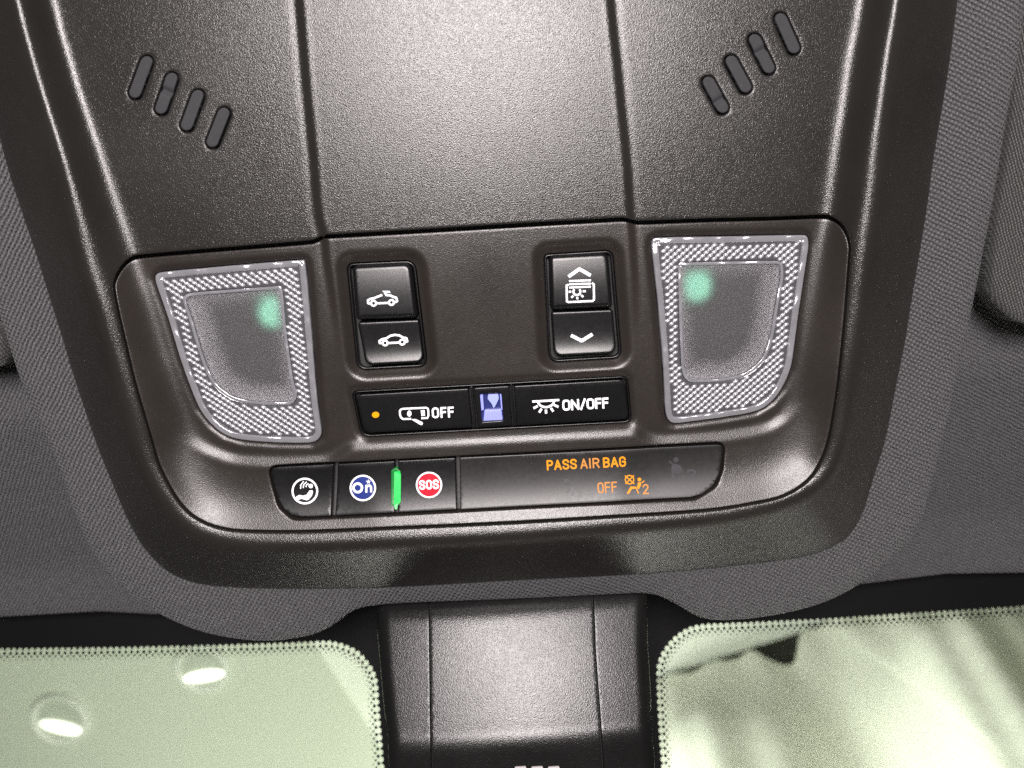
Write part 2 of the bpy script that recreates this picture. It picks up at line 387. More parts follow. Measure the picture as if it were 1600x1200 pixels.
def triangulate(loops, extra):
    verts, edges, ids = [], [], []
    for lp in loops:
        s = len(verts); n = len(lp); verts += [Vector((x, y)) for x, y in lp]; edges += [(s + i, s + (i + 1) % n) for i in range(n)]
        ids.append((s, n))
    verts += [Vector((x, y)) for x, y in extra]
    V, E, F, ov, oe, of = delaunay_2d_cdt(verts, edges, [], 0, 1e-5)
    return np.array([(x[0], x[1]) for x in V]), np.array(F, int), ov, ids
def sheet(name, outline, holes, hf, step, mat, parent=None, edge_r=.35, wall=3.0, segs=3, label=None, world=False, fine=None, post=None):
    """a moulded skin: outline and holes (mm, u v), heights hf(u, v), rounded edges of radius edge_r, side walls"""
    outline = ccw(outline); holes = [ccw(h) for h in holes]
    rings, drops, bases = [], [], []
    for k, lp in enumerate([outline] + holes):
        sg = 1 if k == 0 else -1
        for i in range(segs + 1):
            th = math.pi / 2 * i / segs
            rings.append(offset(lp, sg * edge_r * (1 - math.cos(th)))); drops.append(edge_r * (1 - math.sin(th)))
            if i == 0: bases.append(len(rings) - 1)
    lo, hi = outline.min(0), outline.max(0)
    def lattice(st, lo, hi):
        xs = np.arange(lo[0], hi[0], st); ys = np.arange(lo[1], hi[1], st * .866)
        X, Y = np.meshgrid(xs, ys); X = X + (np.arange(len(ys)) % 2)[:, None] * st * .5
        return np.stack([X.ravel(), Y.ravel()], 1) + 1e-3 * rng.standard_normal((X.size, 2))
    pts = lattice(step, lo, hi)
    if fine:
        for fst, flo, fhi in fine:
            keep = ~((pts[:, 0] > flo[0]) & (pts[:, 0] < fhi[0]) & (pts[:, 1] > flo[1]) & (pts[:, 1] < fhi[1]))
            pts = np.vstack([pts[keep], lattice(fst, flo, fhi)])
    ok = inside(pts, offset(outline, edge_r)); pts = pts[ok]
    for h in holes: pts = pts[~inside(pts, offset(h, -edge_r))]
    allr = np.vstack(rings); mind = min(step, .5) * .45
    # drop lattice points that crowd the edge rings
    cell = 1.0; key = {}
    for x, y in allr: key.setdefault((int(x // cell), int(y // cell)), []).append((x, y))
    good = []
    for x, y in pts:
        i, j = int(x // cell), int(y // cell); bad = False
        for a in (-1, 0, 1):
            for c in (-1, 0, 1):
                for rx, ry in key.get((i + a, j + c), ()):
                    if (rx - x) ** 2 + (ry - y) ** 2 < mind * mind: bad = True; break
                if bad: break
            if bad: break
        if not bad: good.append((x, y))
    V, F, ov, ids = triangulate(rings, good)
    cen = V[F].mean(1); keep = inside(cen, outline)
    for h in holes: keep &= ~inside(cen, h)
    F = F[keep]
    a = V[F[:, 1]] - V[F[:, 0]]; c = V[F[:, 2]] - V[F[:, 0]]; flip = (a[:, 0] * c[:, 1] - a[:, 1] * c[:, 0]) < 0
    F[flip] = F[flip][:, ::-1]
    dropin = np.zeros(sum(len(r) for r in rings) + len(good)); s = 0; owner = {}
    for r, d in zip(rings, drops): dropin[s:s + len(r)] = d; s += len(r)
    w = hf(V[:, 0], V[:, 1])
    first = np.full(len(dropin), -1, int)
    for o_i, lst in enumerate(ov):
        for q in lst: first[q] = o_i
        if lst: w[o_i] -= max(dropin[q] for q in lst)
    verts = [tuple(x) for x in np.column_stack([V, w])]; faces = [tuple(f) for f in F]
    if wall > 0:
        s = 0; starts = []
        for r in rings: starts.append(s); s += len(r)
        for b in bases:
            n = len(rings[b]); top = [first[starts[b] + i] for i in range(n)]; nb = len(verts)
            for t in top: verts.append((verts[t][0], verts[t][1], verts[t][2] - wall))
            for i in range(n): faces.append((top[(i + 1) % n], top[i], nb + i, nb + (i + 1) % n) if b == 0 else (top[i], top[(i + 1) % n], nb + (i + 1) % n, nb + i))
    verts = np.array(verts)
    if post is not None: verts = post(verts)
    return link_mesh(name, verts, faces, mat, parent, label=label)

def disc(cx, cy, r, n=28, ry=None):
    t = np.linspace(0, 2 * math.pi, n, endpoint=False); return np.stack([cx + r * np.cos(t), cy + (ry or r) * np.sin(t)], 1)
def stroke(pts, th, closed=False):
    """polyline -> list of polygons that cover it (picture points)"""
    p = [np.array(q, float) for q in pts]; out = []
    if closed: p = p + [p[0]]
    for a, b in zip(p[:-1], p[1:]):
        d = b - a; l = np.linalg.norm(d)
        if l < 1e-6: continue
        d /= l; n = np.array([-d[1], d[0]]) * th / 2; out.append(np.array([a - n, b - n, b + n, a + n]))
    for q in (p[1:-1] if not closed else p[:-1]): out.append(disc(q[0], q[1], th / 2, 10))
    return out
def mark(name, adds, subs, wf, mat, parent, th=.06, lift=.02, label=None, grid=None):
    """a printed or moulded mark: union of polygons given as picture points, laid on the surface wf"""
    loops = []
    for a in adds: loops.append((1, PLW(a, wf)))
    for s_ in subs: loops.append((-1, PLW(s_, wf)))
    V, F, ov, ids = triangulate([l for _, l in loops], [])
    cen = V[F].mean(1); k = np.zeros(len(F), bool)
    for sgn, l in loops:
        if sgn > 0: k |= inside(cen, l)
    for sgn, l in loops:
        if sgn < 0: k &= ~inside(cen, l)
    F = F[k]
    a = V[F[:, 1]] - V[F[:, 0]]; c = V[F[:, 2]] - V[F[:, 0]]; flip = (a[:, 0] * c[:, 1] - a[:, 1] * c[:, 0]) < 0; F[flip] = F[flip][:, ::-1]
    w = wf(V[:, 0], V[:, 1]) + lift
    n = len(V); verts = np.vstack([np.column_stack([V, w + th]), np.column_stack([V, w - .1])])
    cnt = {}
    for f in F:
        for i in range(3):
            e = (f[i], f[(i + 1) % 3]); cnt[e] = 1
    faces = [tuple(f) for f in F]
    for (a_, b_) in cnt:
        if (b_, a_) not in cnt: faces.append((a_, n + a_, n + b_, b_))
    return link_mesh(name, verts, faces, mat, parent, smooth=False, label=label)

# ---- condensed stroke lettering
def arc(cx, cy, rx, ry, a0, a1, n=7):
    t = np.radians(np.linspace(a0, a1, n)); return [(cx + rx * math.cos(x), cy + ry * math.sin(x)) for x in t]
def glyph(ch, W):
    r = min(W * .5, .26)
    if ch == 'O': return [(arc(W - r, 1 - r, r, r, 0, 90) + arc(r, 1 - r, r, r, 90, 180) + arc(r, r, r, r, 180, 270) + arc(W - r, r, r, r, 270, 360), True)]
    if ch == 'N': return [([(0, 0), (0, 1), (W, 0), (W, 1)], False)]
    if ch == 'F': return [([(0, 0), (0, 1), (W, 1)], False), ([(0, .53), (W * .88, .53)], False)]
    if ch == '/': return [([(0, -.03), (W, 1.03)], False)]
    if ch == 'I': return [([(0, 0), (0, 1)], False)]
    if ch == 'P': return [([(0, 0), (0, 1)] + arc(W - .26, .74, .26, .26, 90, -90) + [(0, .48)], False)]
    if ch == 'R': return [([(0, 0), (0, 1)] + arc(W - .26, .75, .26, .25, 90, -90) + [(0, .50)], False), ([(W * .5, .5), (W, 0)], False)]
    if ch == 'B': return [([(0, 0), (0, 1)] + arc(W - .25, .76, .23, .24, 90, -90) + [(0, .52)], False), (arc(W - .26, .26, .26, .26, 90, -90) + [(0, 0)], False)]
    if ch == 'A': return [([(0, 0), (W / 2, 1), (W, 0)], False), ([(W * .2, .3), (W * .8, .3)], False)]
    if ch == 'S': return [(arc(W - r, 1 - .25, r, .25, 10, 90) + arc(r, .75, r, .25, 90, 180) + [(W * .14, .60), (W * .86, .42)] + arc(W - r, .25, r, .25, 0, -90) + arc(r, .25, r, .25, 270, 190), False)]
    if ch == 'G': return [(arc(W - r, 1 - r, r, r, 10, 90) + arc(r, 1 - r, r, r, 90, 180) + arc(r, r, r, r, 180, 270) + arc(W - r, r, r, r, 270, 360) + [(W, .5), (W * .55, .5)], False)]
    if ch == '2': return [(arc(W / 2, .72, W / 2, .28, 170, -20, 9) + [(0, 0), (W, 0)], False)]
def text(s, x0, y0, h, widths, gap, th, slope=-.053, lean=-.075):
    """s from baseline (x0, y0); widths and gap in px; th stroke px"""
    out = []; x = 0.0
    for i, ch in enumerate(s):
        W = widths[i] if isinstance(widths, (list, tuple)) else widths
        if ch == ' ': x += W; continue
        inner = max(W - th, 0) ; hh_ = h - th
        for pl, closed in glyph(ch, inner / hh_ if ch != 'I' else 0):
            q = []
            for gx, gy in pl:
                X = x + th / 2 + gx * hh_; Y = th / 2 + gy * hh_
                q.append((x0 + X + lean * Y, y0 + slope * X - Y))
            out += stroke(q, th, closed)
            if not closed:      # square ends
                for e, f in ((q[0], q[1]), (q[-1], q[-2])):
                    d = np.array(e) - np.array(f); d /= np.linalg.norm(d); n = np.array([-d[1], d[0]]) * th / 2; e = np.array(e)
                    out.append(np.array([e - n, e + d * th * .48 - n, e + d * th * .48 + n, e + n]))
        x += W + gap
    return out

# ================================================================== THE ROOF LINING
liner = empty('headliner', toworld((0, 0, -16)), 'charcoal woven roof lining wrapped around the overhead console', 'headliner')
FLpx = [(-60, -250), (-55, 200), (-35, 380), (5, 517), (15, 550), (32, 600), (50, 640), (70, 684), (85, 717), (100, 762), (112, 797), (130, 840), (155, 880), (185, 915),
        (220, 942), (250, 962), (300, 984), (350, 997), (400, 1003), (430, 1003), (456, 1000), (490, 993), (517, 981), (535, 968), (553, 956), (578, 949),
        (640, 944), (800, 938), (950, 931), (1000, 929), (1025, 932), (1045, 940), (1065, 951), (1087, 964), (1110, 970), (1137, 971), (1177, 968), (1222, 961),
        (1267, 950), (1300, 938), (1335, 920), (1370, 895), (1400, 870), (1420, 848), (1436, 822), (1448, 795), (1460, 750), (1472, 700), (1485, 648), (1496, 598),
        (1520, 487), (1540, 387), (1556, 303), (1575, 187), (1587, 125), (1599, 50), (1640, -250)]
def hfl(u, v):
    q = np.stack([u, v], 1); e = np.clip(1 - dist(q, FLo, True) / 12, 0, 1); return -8.0 - 4.0 * (1 - np.sqrt(1 - .92 * e * e))
FLo = ccw(resample(PL(catmull(FLpx, 5), -11), 1.0))
LIN_hole = ccw(resample(np.vstack([PL(catmull(OUTpx, 4), -8)]), 2.0)); LIN_hole = offset(LIN_hole, 3.5)
def ext_top(poly):      # keep clear of the open rear edge
    return poly[poly[:, 1] < 196]
sheet('console_surround', FLo, [ext_top(LIN_hole)], hfl, 2.0, M['fabric'], liner, edge_r=2.2, wall=14, segs=4)
ROOFpx = [(-500, -300), (2100, -300), (2100, 862), (1850, 880), (1600, 897), (1345, 915), (800, 920), (240, 962), (0, 966), (-200, 968), (-500, 972)]
def hroof(u, v): return -22.0 - .20 * np.clip(np.abs(u) - 105, 0, 100) - .36 * np.clip(-v - 15, 0, 75)
sheet('roof_lining', resample(PLW(ROOFpx, hroof), 2.5), [ext_top(offset(LIN_hole, -4))], hroof, 6.0, M['fabric'], liner, edge_r=2.0, wall=3)

VR = catmull([(1585, -250), (1578, 100), (1566, 230), (1552, 330), (1545, 400), (1543, 440), (1550, 465), (1572, 490), (1605, 507), (1700, 515), (1900, 512), (2000, 300), (2000, -250)], 5, True)
VL = catmull([(-420, 250), (-200, 300), (-40, 470), (-6, 505), (8, 517), (13, 535), (12, 553), (4, 567), (-15, 575), (-200, 580), (-420, 560)], 5, True)
for px, label in ((VR, 'dark knit sun visor whose rounded corner shows beside the right edge of the surround'),
                  (VL, 'dark knit sun visor of which only a small corner shows left of the surround')):
    o = sheet('sun_visor', resample(PL(px, -16.5), 2.0), [], flat(-16.5), 5.0, M['visor'], None, edge_r=2.5, wall=6, segs=4)
    tag(o, label, 'sun visor', 'sun visors folded against the roof')

# ================================================================== THE CONSOLE
con = empty('overhead_console', toworld((0, 0, -6)), 'dark taupe plastic overhead console with reading lamps, roof switches and button rows', 'overhead console')
seam = ccw(resample(PLW(catmull(SEAMpx, 4, True), H), .8))
out_loop = ccw(resample(np.vstack([OUTL]), 1.0))
SL = [((233, 86), (207, 156)), ((272, 112), (248, 181)), ((313, 139), (288, 207)), ((354, 167), (328, 233)),
      ((1101, 119), (1134, 179)), ((1137, 86), (1170, 147)), ((1174, 52), (1206, 117)), ((1215, 19), (1245, 86))]
def stadium(a, b, r, n=10):
    a, b = np.array(a, float), np.array(b, float); d = b - a; l = np.linalg.norm(d); d /= l; a = a + d * r; b = b - d * r
    t0 = math.atan2(d[1], d[0]); out = []
    for k in range(n + 1): t = t0 + math.pi / 2 + math.pi * k / n; out.append(a + r * np.array([math.cos(t), math.sin(t)]))
    for k in range(n + 1): t = t0 - math.pi / 2 + math.pi * k / n; out.append(b + r * np.array([math.cos(t), math.sin(t)]))
    return np.array(out)
slots = [ccw(resample(PLW(stadium(a, b, 12), H), .5)) for a, b in SL]
sheet('frame', out_loop, [offset(seam, -.45)] + slots, H, 1.25, M['cover'], con, edge_r=.45, wall=5)
for (a, b), lp in zip(SL, slots):
    a, b = np.array(a, float), np.array(b, float); mid = (a + b) / 2
    lo_ = P(*mid); ax = np.array(P(*b)) - np.array(P(*a)); L = np.linalg.norm(ax); ax /= L
    k = random.choice([0, 1, 1]); side = 1 if mid[0] < 800 else -1
    t1 = random.uniform(-.25, .25) * L
    def hslot(u, v, c=np.array(lo_), ax=ax, t1=t1, k=k):
        s = (u - c[0]) * ax[0] + (v - c[1]) * ax[1]
        return -1.0 - .9 * np.exp(-((s - t1) / .9) ** 2) * k
    pad = offset(lp, .5) + np.array([-side * .5, .42])
    root = sheet('grille_slot', offset(lp, -1.2), [], above(H, -3.6), 1.0, M['well'], con, edge_r=.2, wall=1)
    sheet('slot_pad', pad, [], lambda u, v, f=hslot: f(u, v) + H(u, v), .6, M['slot'], root, edge_r=.3, wall=2.4)

lampL, lampR = [smooth_loop(ccw(resample(PLW(catmull(p, 4, True), H), .6)), 8) for p in (LAMPL, LAMPR)]
winL, winR, barw = [ccw(resample(PLW(rounded(p), H), .5)) for p in (WINL, WINR, BARW)]
callw = smooth_loop(ccw(resample(PLW(rounded(CALLW), H), .5)))
pan = offset(seam, .12)
pan[:, 1] -= .62 * sstep((pan[:, 1] - (P(750, 420)[1])) / 6)
# the rear gap of the panel is wider than its sides
sheet('switch_panel', pan, [offset(lampL, -.25), offset(lampR, -.25), winL, winR, barw, callw], H, .95, M['panel'], con, edge_r=.4, wall=6)
bk = smooth_loop(offset(seam, -3), 20)
sheet('backing', bk, [], lambda u, v: H(u, v) - 7.5, 4.0, M['well'], con, edge_r=.2, wall=.5)  # black plate added to stop light leaking through the panel gap

# ---- reading lamps
def prism_h(base, pu, pv, e1, e2):
    def f(u, v):
        s = (u * e1[0] + v * e1[1]) / pu; t = (u * e2[0] + v * e2[1]) / pv
        return base(u, v) + .75 * np.clip(np.sin(math.pi * s) * np.sin(math.pi * t), 0, 1) ** .8
    return f
def lamp(outer_px, inner_px, led_px, lean, mirror):
    o = smooth_loop(ccw(resample(PLW(catmull(outer_px, 4, True), H), .5)), 10); i = smooth_loop(ccw(resample(PLW(catmull(inner_px, 4, True), H), .45)), 6)
    base = lambda u, v: H(u, v) + .35
    c45 = math.sqrt(.5); a = math.radians(5)
    e1 = (math.cos(a), math.sin(a)); e2 = (-math.sin(a), math.cos(a))
    ring_o = smooth_loop(offset(o, 2.1), 6)
    root = sheet('reading_lamp', ring_o, [offset(i, -.9)], lambda u, v: base(u, v) - .25, .9, M['prismbase'], con, edge_r=.15, wall=1.5, segs=1)
    # rows of moulded lens pillows, every second place left flat
    V, F = [], []; ax, ay = 1.36, 1.16; keepo, keepi = offset(ring_o, .75), offset(i, -1.5)
    ca, sa = math.cos(lean), math.sin(lean); c0 = o.mean(0); cand = []
    for jj in range(-40, 41):
        for ii in range(-40, 41):
            if (ii + jj) % 2 == 0:
                x, y = ii * ax, jj * ay; cand.append((c0[0] + x * ca - y * sa, c0[1] + x * sa + y * ca))
    cand = np.array(cand); cand = cand[inside(cand, keepo) & ~inside(cand, keepi)]
    for cx, cy in cand:
        z0 = float(base(np.array([cx]), np.array([cy]))[0]) - .30; nb = len(V)
        for rr, hz in ((1.0, 0), (.82, .34), (.5, .58)):
            for k in range(10):
                t = 2 * math.pi * k / 10; x = 1.02 * rr * math.cos(t); y = .66 * rr * math.sin(t); q = .35 * (1 if mirror else -1)
                x, y = x * math.cos(q) - y * math.sin(q), x * math.sin(q) + y * math.cos(q)
                V.append((cx + x, cy + y, z0 + hz))
        V.append((cx, cy, z0 + .66))
        for a_ in (0, 10):
            for k in range(10): F.append((nb + a_ + k, nb + a_ + (k + 1) % 10, nb + a_ + 10 + (k + 1) % 10, nb + a_ + 10 + k))
        for k in range(10): F.append((nb + 20 + k, nb + 20 + (k + 1) % 10, nb + 30))
    link_mesh('prism_pattern', V, F, M['prism'], root)
    sheet('lens_rim', o, [offset(ring_o, .15)], lambda u, v: base(u, v) + .4, .6, M['rim'], root, edge_r=.55, wall=2.5, segs=3)
    sheet('lens_frame', offset(i, -.8), [offset(i, .35)], lambda u, v: base(u, v) + .25, .5, M['rim'], root, edge_r=.3, wall=2.0)
    sheet('diffuser', offset(i, .4), [], lambda u, v: base(u, v) - .35, .9, M['frost'], root, edge_r=.2, wall=0)
    def bowl(u, v):
        q = np.stack([u, v], 1); return base(u, v) - 1.2 - 8.5 * sstep(dist(q, i, True) / 6)
    sheet('reflector_bowl', offset(i, -.3), [], bowl, 1.0, M['bowl'], root, edge_r=.2, wall=0)
    c = P(*led_px); t = np.linspace(0, 2 * math.pi, 24, endpoint=False)
    lo_ = np.stack([c[0] + 4.6 * np.cos(t), c[1] + 5.2 * np.sin(t)], 1)
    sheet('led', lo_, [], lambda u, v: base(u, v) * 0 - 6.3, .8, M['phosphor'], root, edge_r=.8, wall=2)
    return root
lamp(LAMPL, LAMPLc, (416, 492), .04, False)
lamp(LAMPR, LAMPRc, (1098, 450), -.01, True)

# ---- roof switches
def rocker(win, up_px, dn_px):
    root = sheet('rocker_switch', offset(win, -.6), [], lambda u, v: H(u, v) * 0 - 4.6, 2.0, M['well'], con, edge_r=.2, wall=1)
    vt = P(*np.mean(np.array([p[:2] for p in up_px[:2]]), 0))[1]; vm = P(*np.mean(np.array([p[:2] for p in up_px[2:]]), 0))[1]
    vb = P(*np.mean(np.array([p[:2] for p in dn_px[2:]]), 0))[1]
    fu = lambda u, v: .1 + 1.9 * (1 - ((v - vm) / (vt - vm)) ** 2 * .75) * sstep((v - vm) / 2.5 * .5 + .75)
    fd = lambda u, v: -1.2 + 1.5 * np.clip((vm - v) / (vm - vb), 0, 1) ** 4
    # the collar round the rocker
    sheet('switch_collar', offset(win, .25), [offset(win, 1.0)], flat(-1.5), .8, M['black'], root, edge_r=.3, wall=3)
    b1 = sheet('rocker_button', ccw(resample(PLW(rounded(up_px), fu), .45)), [], fu, .7, M['button'], root, edge_r=1.5, wall=5, segs=5)
    b2 = sheet('rocker_button', ccw(resample(PLW(rounded(dn_px), fd), .45)), [], fd, .7, M['button'], root, edge_r=.8, wall=5, segs=4)
    return root, fu, fd
sl, fuL, fdL = rocker(winL, [(549, 415, 8), (642, 410, 13), (652, 496, 4), (556, 500, 4)], [(558, 503, 4), (655, 499, 4), (663, 566, 12), (571, 571, 12)])
sr, fuR, fdR = rocker(winR, [(858, 399, 8), (951, 394, 11), (958, 480, 4), (861, 484, 4)], [(861, 487, 4), (958, 483, 4), (964, 552, 12), (866, 557, 12)])
def zz(ox, oy, s, pts): return [(ox + x / s, oy + y / s) for x, y in pts]
zl = lambda *p: zz(520, 380, 5.4545, p); zr = lambda *p: zz(780, 380, 5.4545, p)
T = 3.3
def ringpx(c, r, th, n=20): return stroke(list(disc(c[0], c[1], r, n)), th, True)
A = []
for c in zl((348, 512), (500, 505)): A += ringpx(c, 3.9, 3.0)
A += stroke(zl((322, 514), (302, 512), (299, 487), (322, 474), (352, 468), (422, 440)), T) + stroke(zl((376, 512), (474, 508)), T)
A += stroke(zl((448, 440), (490, 445), (522, 460), (541, 464), (549, 494), (528, 503)), T) + [np.array(zl((422, 406), (482, 406), (494, 424), (438, 424)))]
A += [np.array(zl((434, 426), (460, 428), (470, 446), (452, 446)))]
mark('icon', A, [], fuL, M['white'], sl)
A = []
for c in zl((446, 850), (592, 843)): A += ringpx(c, 3.9, 3.0)
A += stroke(zl((420, 852), (400, 850), (398, 832), (422, 817), (458, 810), (492, 788), (530, 781), (566, 785), (602, 806), (626, 808), (636, 836), (620, 842)), T)
A += stroke(zl((472, 851), (566, 846)), T)
mark('icon', A, [], fdL, M['white'], sl)
A = stroke(zr((590, 285), (683, 220), (780, 275)), 5.2)
for a_, b_ in (((595, 322), (781, 316)), ((597, 350), (781, 344)), ((597, 378), (781, 370))): A += stroke(zr(a_, b_), 2.9)
A += stroke(zr((592, 352), (574, 360), (577, 496), (590, 502), (796, 492), (808, 482), (806, 350), (790, 338)), 3.1)
A += stroke(zr(*[(662 + 30 * math.cos(t), 412 + 30 * math.sin(t)) for t in np.radians(np.arange(-40, 221, 20))]), 3.2)
for a_, b_ in (((592, 414), (614, 413)), ((712, 410), (738, 408)), ((614, 464), (632, 448)), ((665, 478), (665, 458)), ((717, 458), (698, 442))): A += stroke(zr(a_, b_), 3.2)
mark('icon', A, [], fuR, M['white'], sr)
mark('icon', stroke(zr((612, 785), (703, 832), (795, 775)), 5.2), [], fdR, M['white'], sr)

# ---- lamp button row
bar = sheet('button_row', offset(barw, -.6), [], flat(-4.4), 3.0, M['well'], con, edge_r=.2, wall=1)
fb = flat(-.35)
sheet('row_trim', offset(barw, .15), [offset(barw, .75)], flat(-1.0), .9, M['black'], bar, edge_r=.25, wall=3)
for q in ([(556, 617, 7), (732, 607, 1.5), (738, 668, 1.5), (569, 677, 13)], [(803, 603, 1.5), (976, 593, 9), (983, 655, 9), (807, 665, 1.5)]):
    sheet('push_button', ccw(resample(PLW(rounded(q), fb), .45)), [], fb, 1.5, M['button'], bar, edge_r=.42, wall=4, segs=4)
for q in ([(735, 604), (738.5, 604), (744, 669), (740.5, 669.5)], [(797.5, 600.5), (800.5, 600.3), (805.5, 665.5), (802.5, 666)]):
    sheet('divider', ccw(resample(PLW(np.array(q, float), flat(-.9)), .3)), [], flat(-.9), 1.0, M['black'], bar, edge_r=.12, wall=3, segs=2)
blk = ccw(resample(PLW(rounded([(740.5, 606, 1.5), (795.5, 603, 1.5), (800.5, 665, 1.5), (746.5, 668.5, 1.5)]), fb), .4))
lw = ccw(resample(PLW(rounded([(749.5, 615.5, 2), (783.5, 614, 3), (786.5, 657, 2.5), (752.5, 659.5, 2.5)]), fb), .25))
sheet('lamp_bezel', blk, [lw], fb, 1.0, M['button'], bar, edge_r=.35, wall=4, segs=3)
# ambient lamp: a sloping back plate, a glowing wedge with a lit front
yb = P(768, 640, -1)[1]; yt = P(768, 614, -1)[1]
sheet('light_guide', offset(lw, -.1), [], lambda u, v: -3.2 + .9 * sstep((v - yb) / (yt - yb)), .5, M['bluedeep'], bar, edge_r=.1, wall=.5)
fg = lambda u, v: -2.1 + (0 * u)
mark('light_guide', [np.array([(763, 616), (778, 615.2), (779.5, 622), (776, 630), (771.5, 638), (768.5, 631), (762, 623)])], [], lambda u, v: -2.2 + .5 * sstep((v - yb) / (yt - yb)), M['bluepale'], bar, th=.2)
mark('light_guide', [np.array([(750.2, 617), (754.5, 616), (756, 640), (752.5, 641)]), np.array([(781, 615.2), (783.3, 615.5), (785, 640), (783.3, 640)])], [], flat(-1.6), M['bluelit'], bar, th=.2)
wd = lambda u, v: -1.5 + .0 * u
sheet('light_guide', ccw(resample(PLW(rounded([(757, 641.5, 1), (783.3, 640, 1), (785.5, 656, 1), (755.3, 657.8, 1)]), wd), .2)), [], wd, .6, M['bluelit'], bar, edge_r=.15, wall=2)
z1 = lambda *p: zz(540, 580, 6.6667, p); z2 = lambda *p: zz(760, 580, 6.6667, p)
mark('indicator_light', [disc(587, 648, 5.6, 24, 4.6)], [], fb, M['led'], bar, th=.25)
A = stroke(z1((682, 495), (600, 498), (577, 482), (566, 450), (566, 412), (578, 396), (600, 391), (838, 380), (856, 390), (862, 412), (863, 466), (852, 486), (788, 491)), 2.9)
A += [disc(*z1((664, 441))[0], 3.4, 20, 4.8)] + [np.array(z1((782, 408), (824, 404), (828, 462), (790, 468)))]
A += [np.array(z1((682, 500), (730, 498), (800, 530), (806, 548), (794, 562), (770, 554)))]
mark('icon', A, [], fb, M['white'], bar)
mark('lettering', text('OFF', 675.2, 653.6, 16.8, [11.4, 9.6, 9.6], 2.0, 3.1, -.05, -.06), [], fb, M['white'], bar)
A = stroke(z2((478, 316), (758, 300)), 3.4) + stroke(z2(*[(620 + 84 * math.cos(t), 308 + 66 * math.sin(t)) for t in np.radians(np.arange(0, 181, 12))]), 3.4)
for a_, b_ in (((490, 386), (536, 362)), ((550, 430), (574, 390)), ((622, 440), (620, 400)), ((697, 420), (672, 384)), ((750, 372), (704, 350))): A += stroke(z2(a_, b_), 3.6)
mark('icon', A, [], fb, M['white'], bar)
mark('lettering', text('ON/OFF', 879, 641.8, 17.0, [12.6, 13.0, 9.5, 12.4, 10.2, 10.2], .9, 3.3, -.055, -.05), [], fb, M['white'], bar)

# ---- call and airbag row
call = sheet('call_button_row', offset(callw, -.6), [], lambda u, v: H(u, v) - 3.6, 3.0, M['well'], con, edge_r=.2, wall=1)
fc = above(H, -.15)
B1 = [(423, 737), (427, 731.5), (434, 729.5), (480, 727), (521, 725), (519, 766), (517, 806.5), (490, 808), (470, 808), (455, 805), (443, 796), (434, 781), (427, 757)]
B2 = [(527.5, 725, 1), (616.5, 720.5, 1), (616.5, 801.5, 1), (523.5, 806.5, 1)]
B3 = [(622, 720, 1), (711.5, 715.5, 1), (713.5, 797, 1), (622, 801.5, 1)]
B4 = [(718, 715, 1), (900, 706, 0), (1117, 694.8, 6), (1129, 695, 6), (1128, 716, 2), (1124, 742, 8), (1114, 760, 12), (1098, 772, 12), (1080, 777.5, 8), (900, 787.5, 0), (719.5, 797, 1)]
sheet('push_button', ccw(resample(PLW(np.array(B1, float), fc), .45)), [], fc, 1.3, M['button'], call, edge_r=.3, wall=3)
for q in (B2, B3): sheet('push_button', ccw(resample(PLW(rounded(q), fc), .45)), [], fc, 1.3, M['button'], call, edge_r=.3, wall=3)
sheet('airbag_display', ccw(resample(PLW(rounded(B4), fc), .45)), [], fc, 1.3, M['display'], call, edge_r=.3, wall=3)
g1 = rounded([(611.3, 735, 2), (616, 731.5, 2), (621, 732, 2), (626.3, 736, 1), (626.5, 785, 2), (621, 791, 1), (616, 790, 1), (611, 789.5, 1)])
sheet('status_light', ccw(resample(PLW(g1, fc), .25)), [], above(H, .12), .6, M['greendark'], call, edge_r=.15, wall=2)
mark('status_light', [np.array([(616.2, 737), (624, 736.2), (626.3, 741), (626.0, 784), (621.5, 788), (620.5, 795.5), (617.3, 795.5), (615.8, 789)])], [], above(H, .2), M['greenlit'], call, th=.15)
z3 = lambda *p: zz(410, 700, 5.0, p); z4 = lambda *p: zz(820, 690, 5.0, p)
A = ringpx(z3((332, 336))[0], 19.3, 3.0, 40) + [disc(*z3((378, 297))[0], 3.5, 18)]
A += [np.array(z3((368, 332), (390, 329), (396, 340), (388, 372), (360, 404), (344, 408), (305, 396), (282, 404), (266, 396), (264, 380), (288, 366), (318, 372), (344, 366)))]
for p in (((299, 318), (300, 290), (322, 260)), ((319, 312), (323, 286), (346, 264)), ((341, 305), (345, 288), (362, 277))): A += stroke(z3(*p), 1.7)
mark('icon', A, [], fc, M['white'], call)
cx, cy = z3((785, 312))[0]
mark('logo', [disc(cx, cy, 20.6, 44)], [disc(cx, cy, 17.8, 44)], fc, M['white'], call)
mark('logo', [disc(cx, cy, 17.7, 44)], [], fc, M['blue'], call, th=.02)
A = ringpx(z3((745, 311))[0], 6.7, 3.7, 28) + stroke(z3((812, 348), (812, 288)), 3.2) + stroke(z3((812, 308), (822, 295), (838, 292), (848, 302), (850, 346)), 3.2)
st = [(828 + (20 if i % 2 == 0 else 8) * math.sin(math.pi * i / 5), 263 - (20 if i % 2 == 0 else 8) * math.cos(math.pi * i / 5)) for i in range(10)]
mark('logo', A + [np.array(z3(*st))], [], above(H, .0), M['white'], call, th=.06)
cx, cy = z3((1302, 288))[0]
mark('emblem', [disc(cx, cy, 20.6, 44)], [disc(cx, cy, 18.0, 44)], fc, M['white'], call)
mark('emblem', [disc(cx, cy, 17.9, 44)], [], fc, M['red'], call, th=.02)
mark('lettering', text('SOS', 655.0, 765.5, 15.0, [10.0, 9.6, 10.0], .9, 3.0, -.05, -.05), [], above(H, .0), M['white'], call)
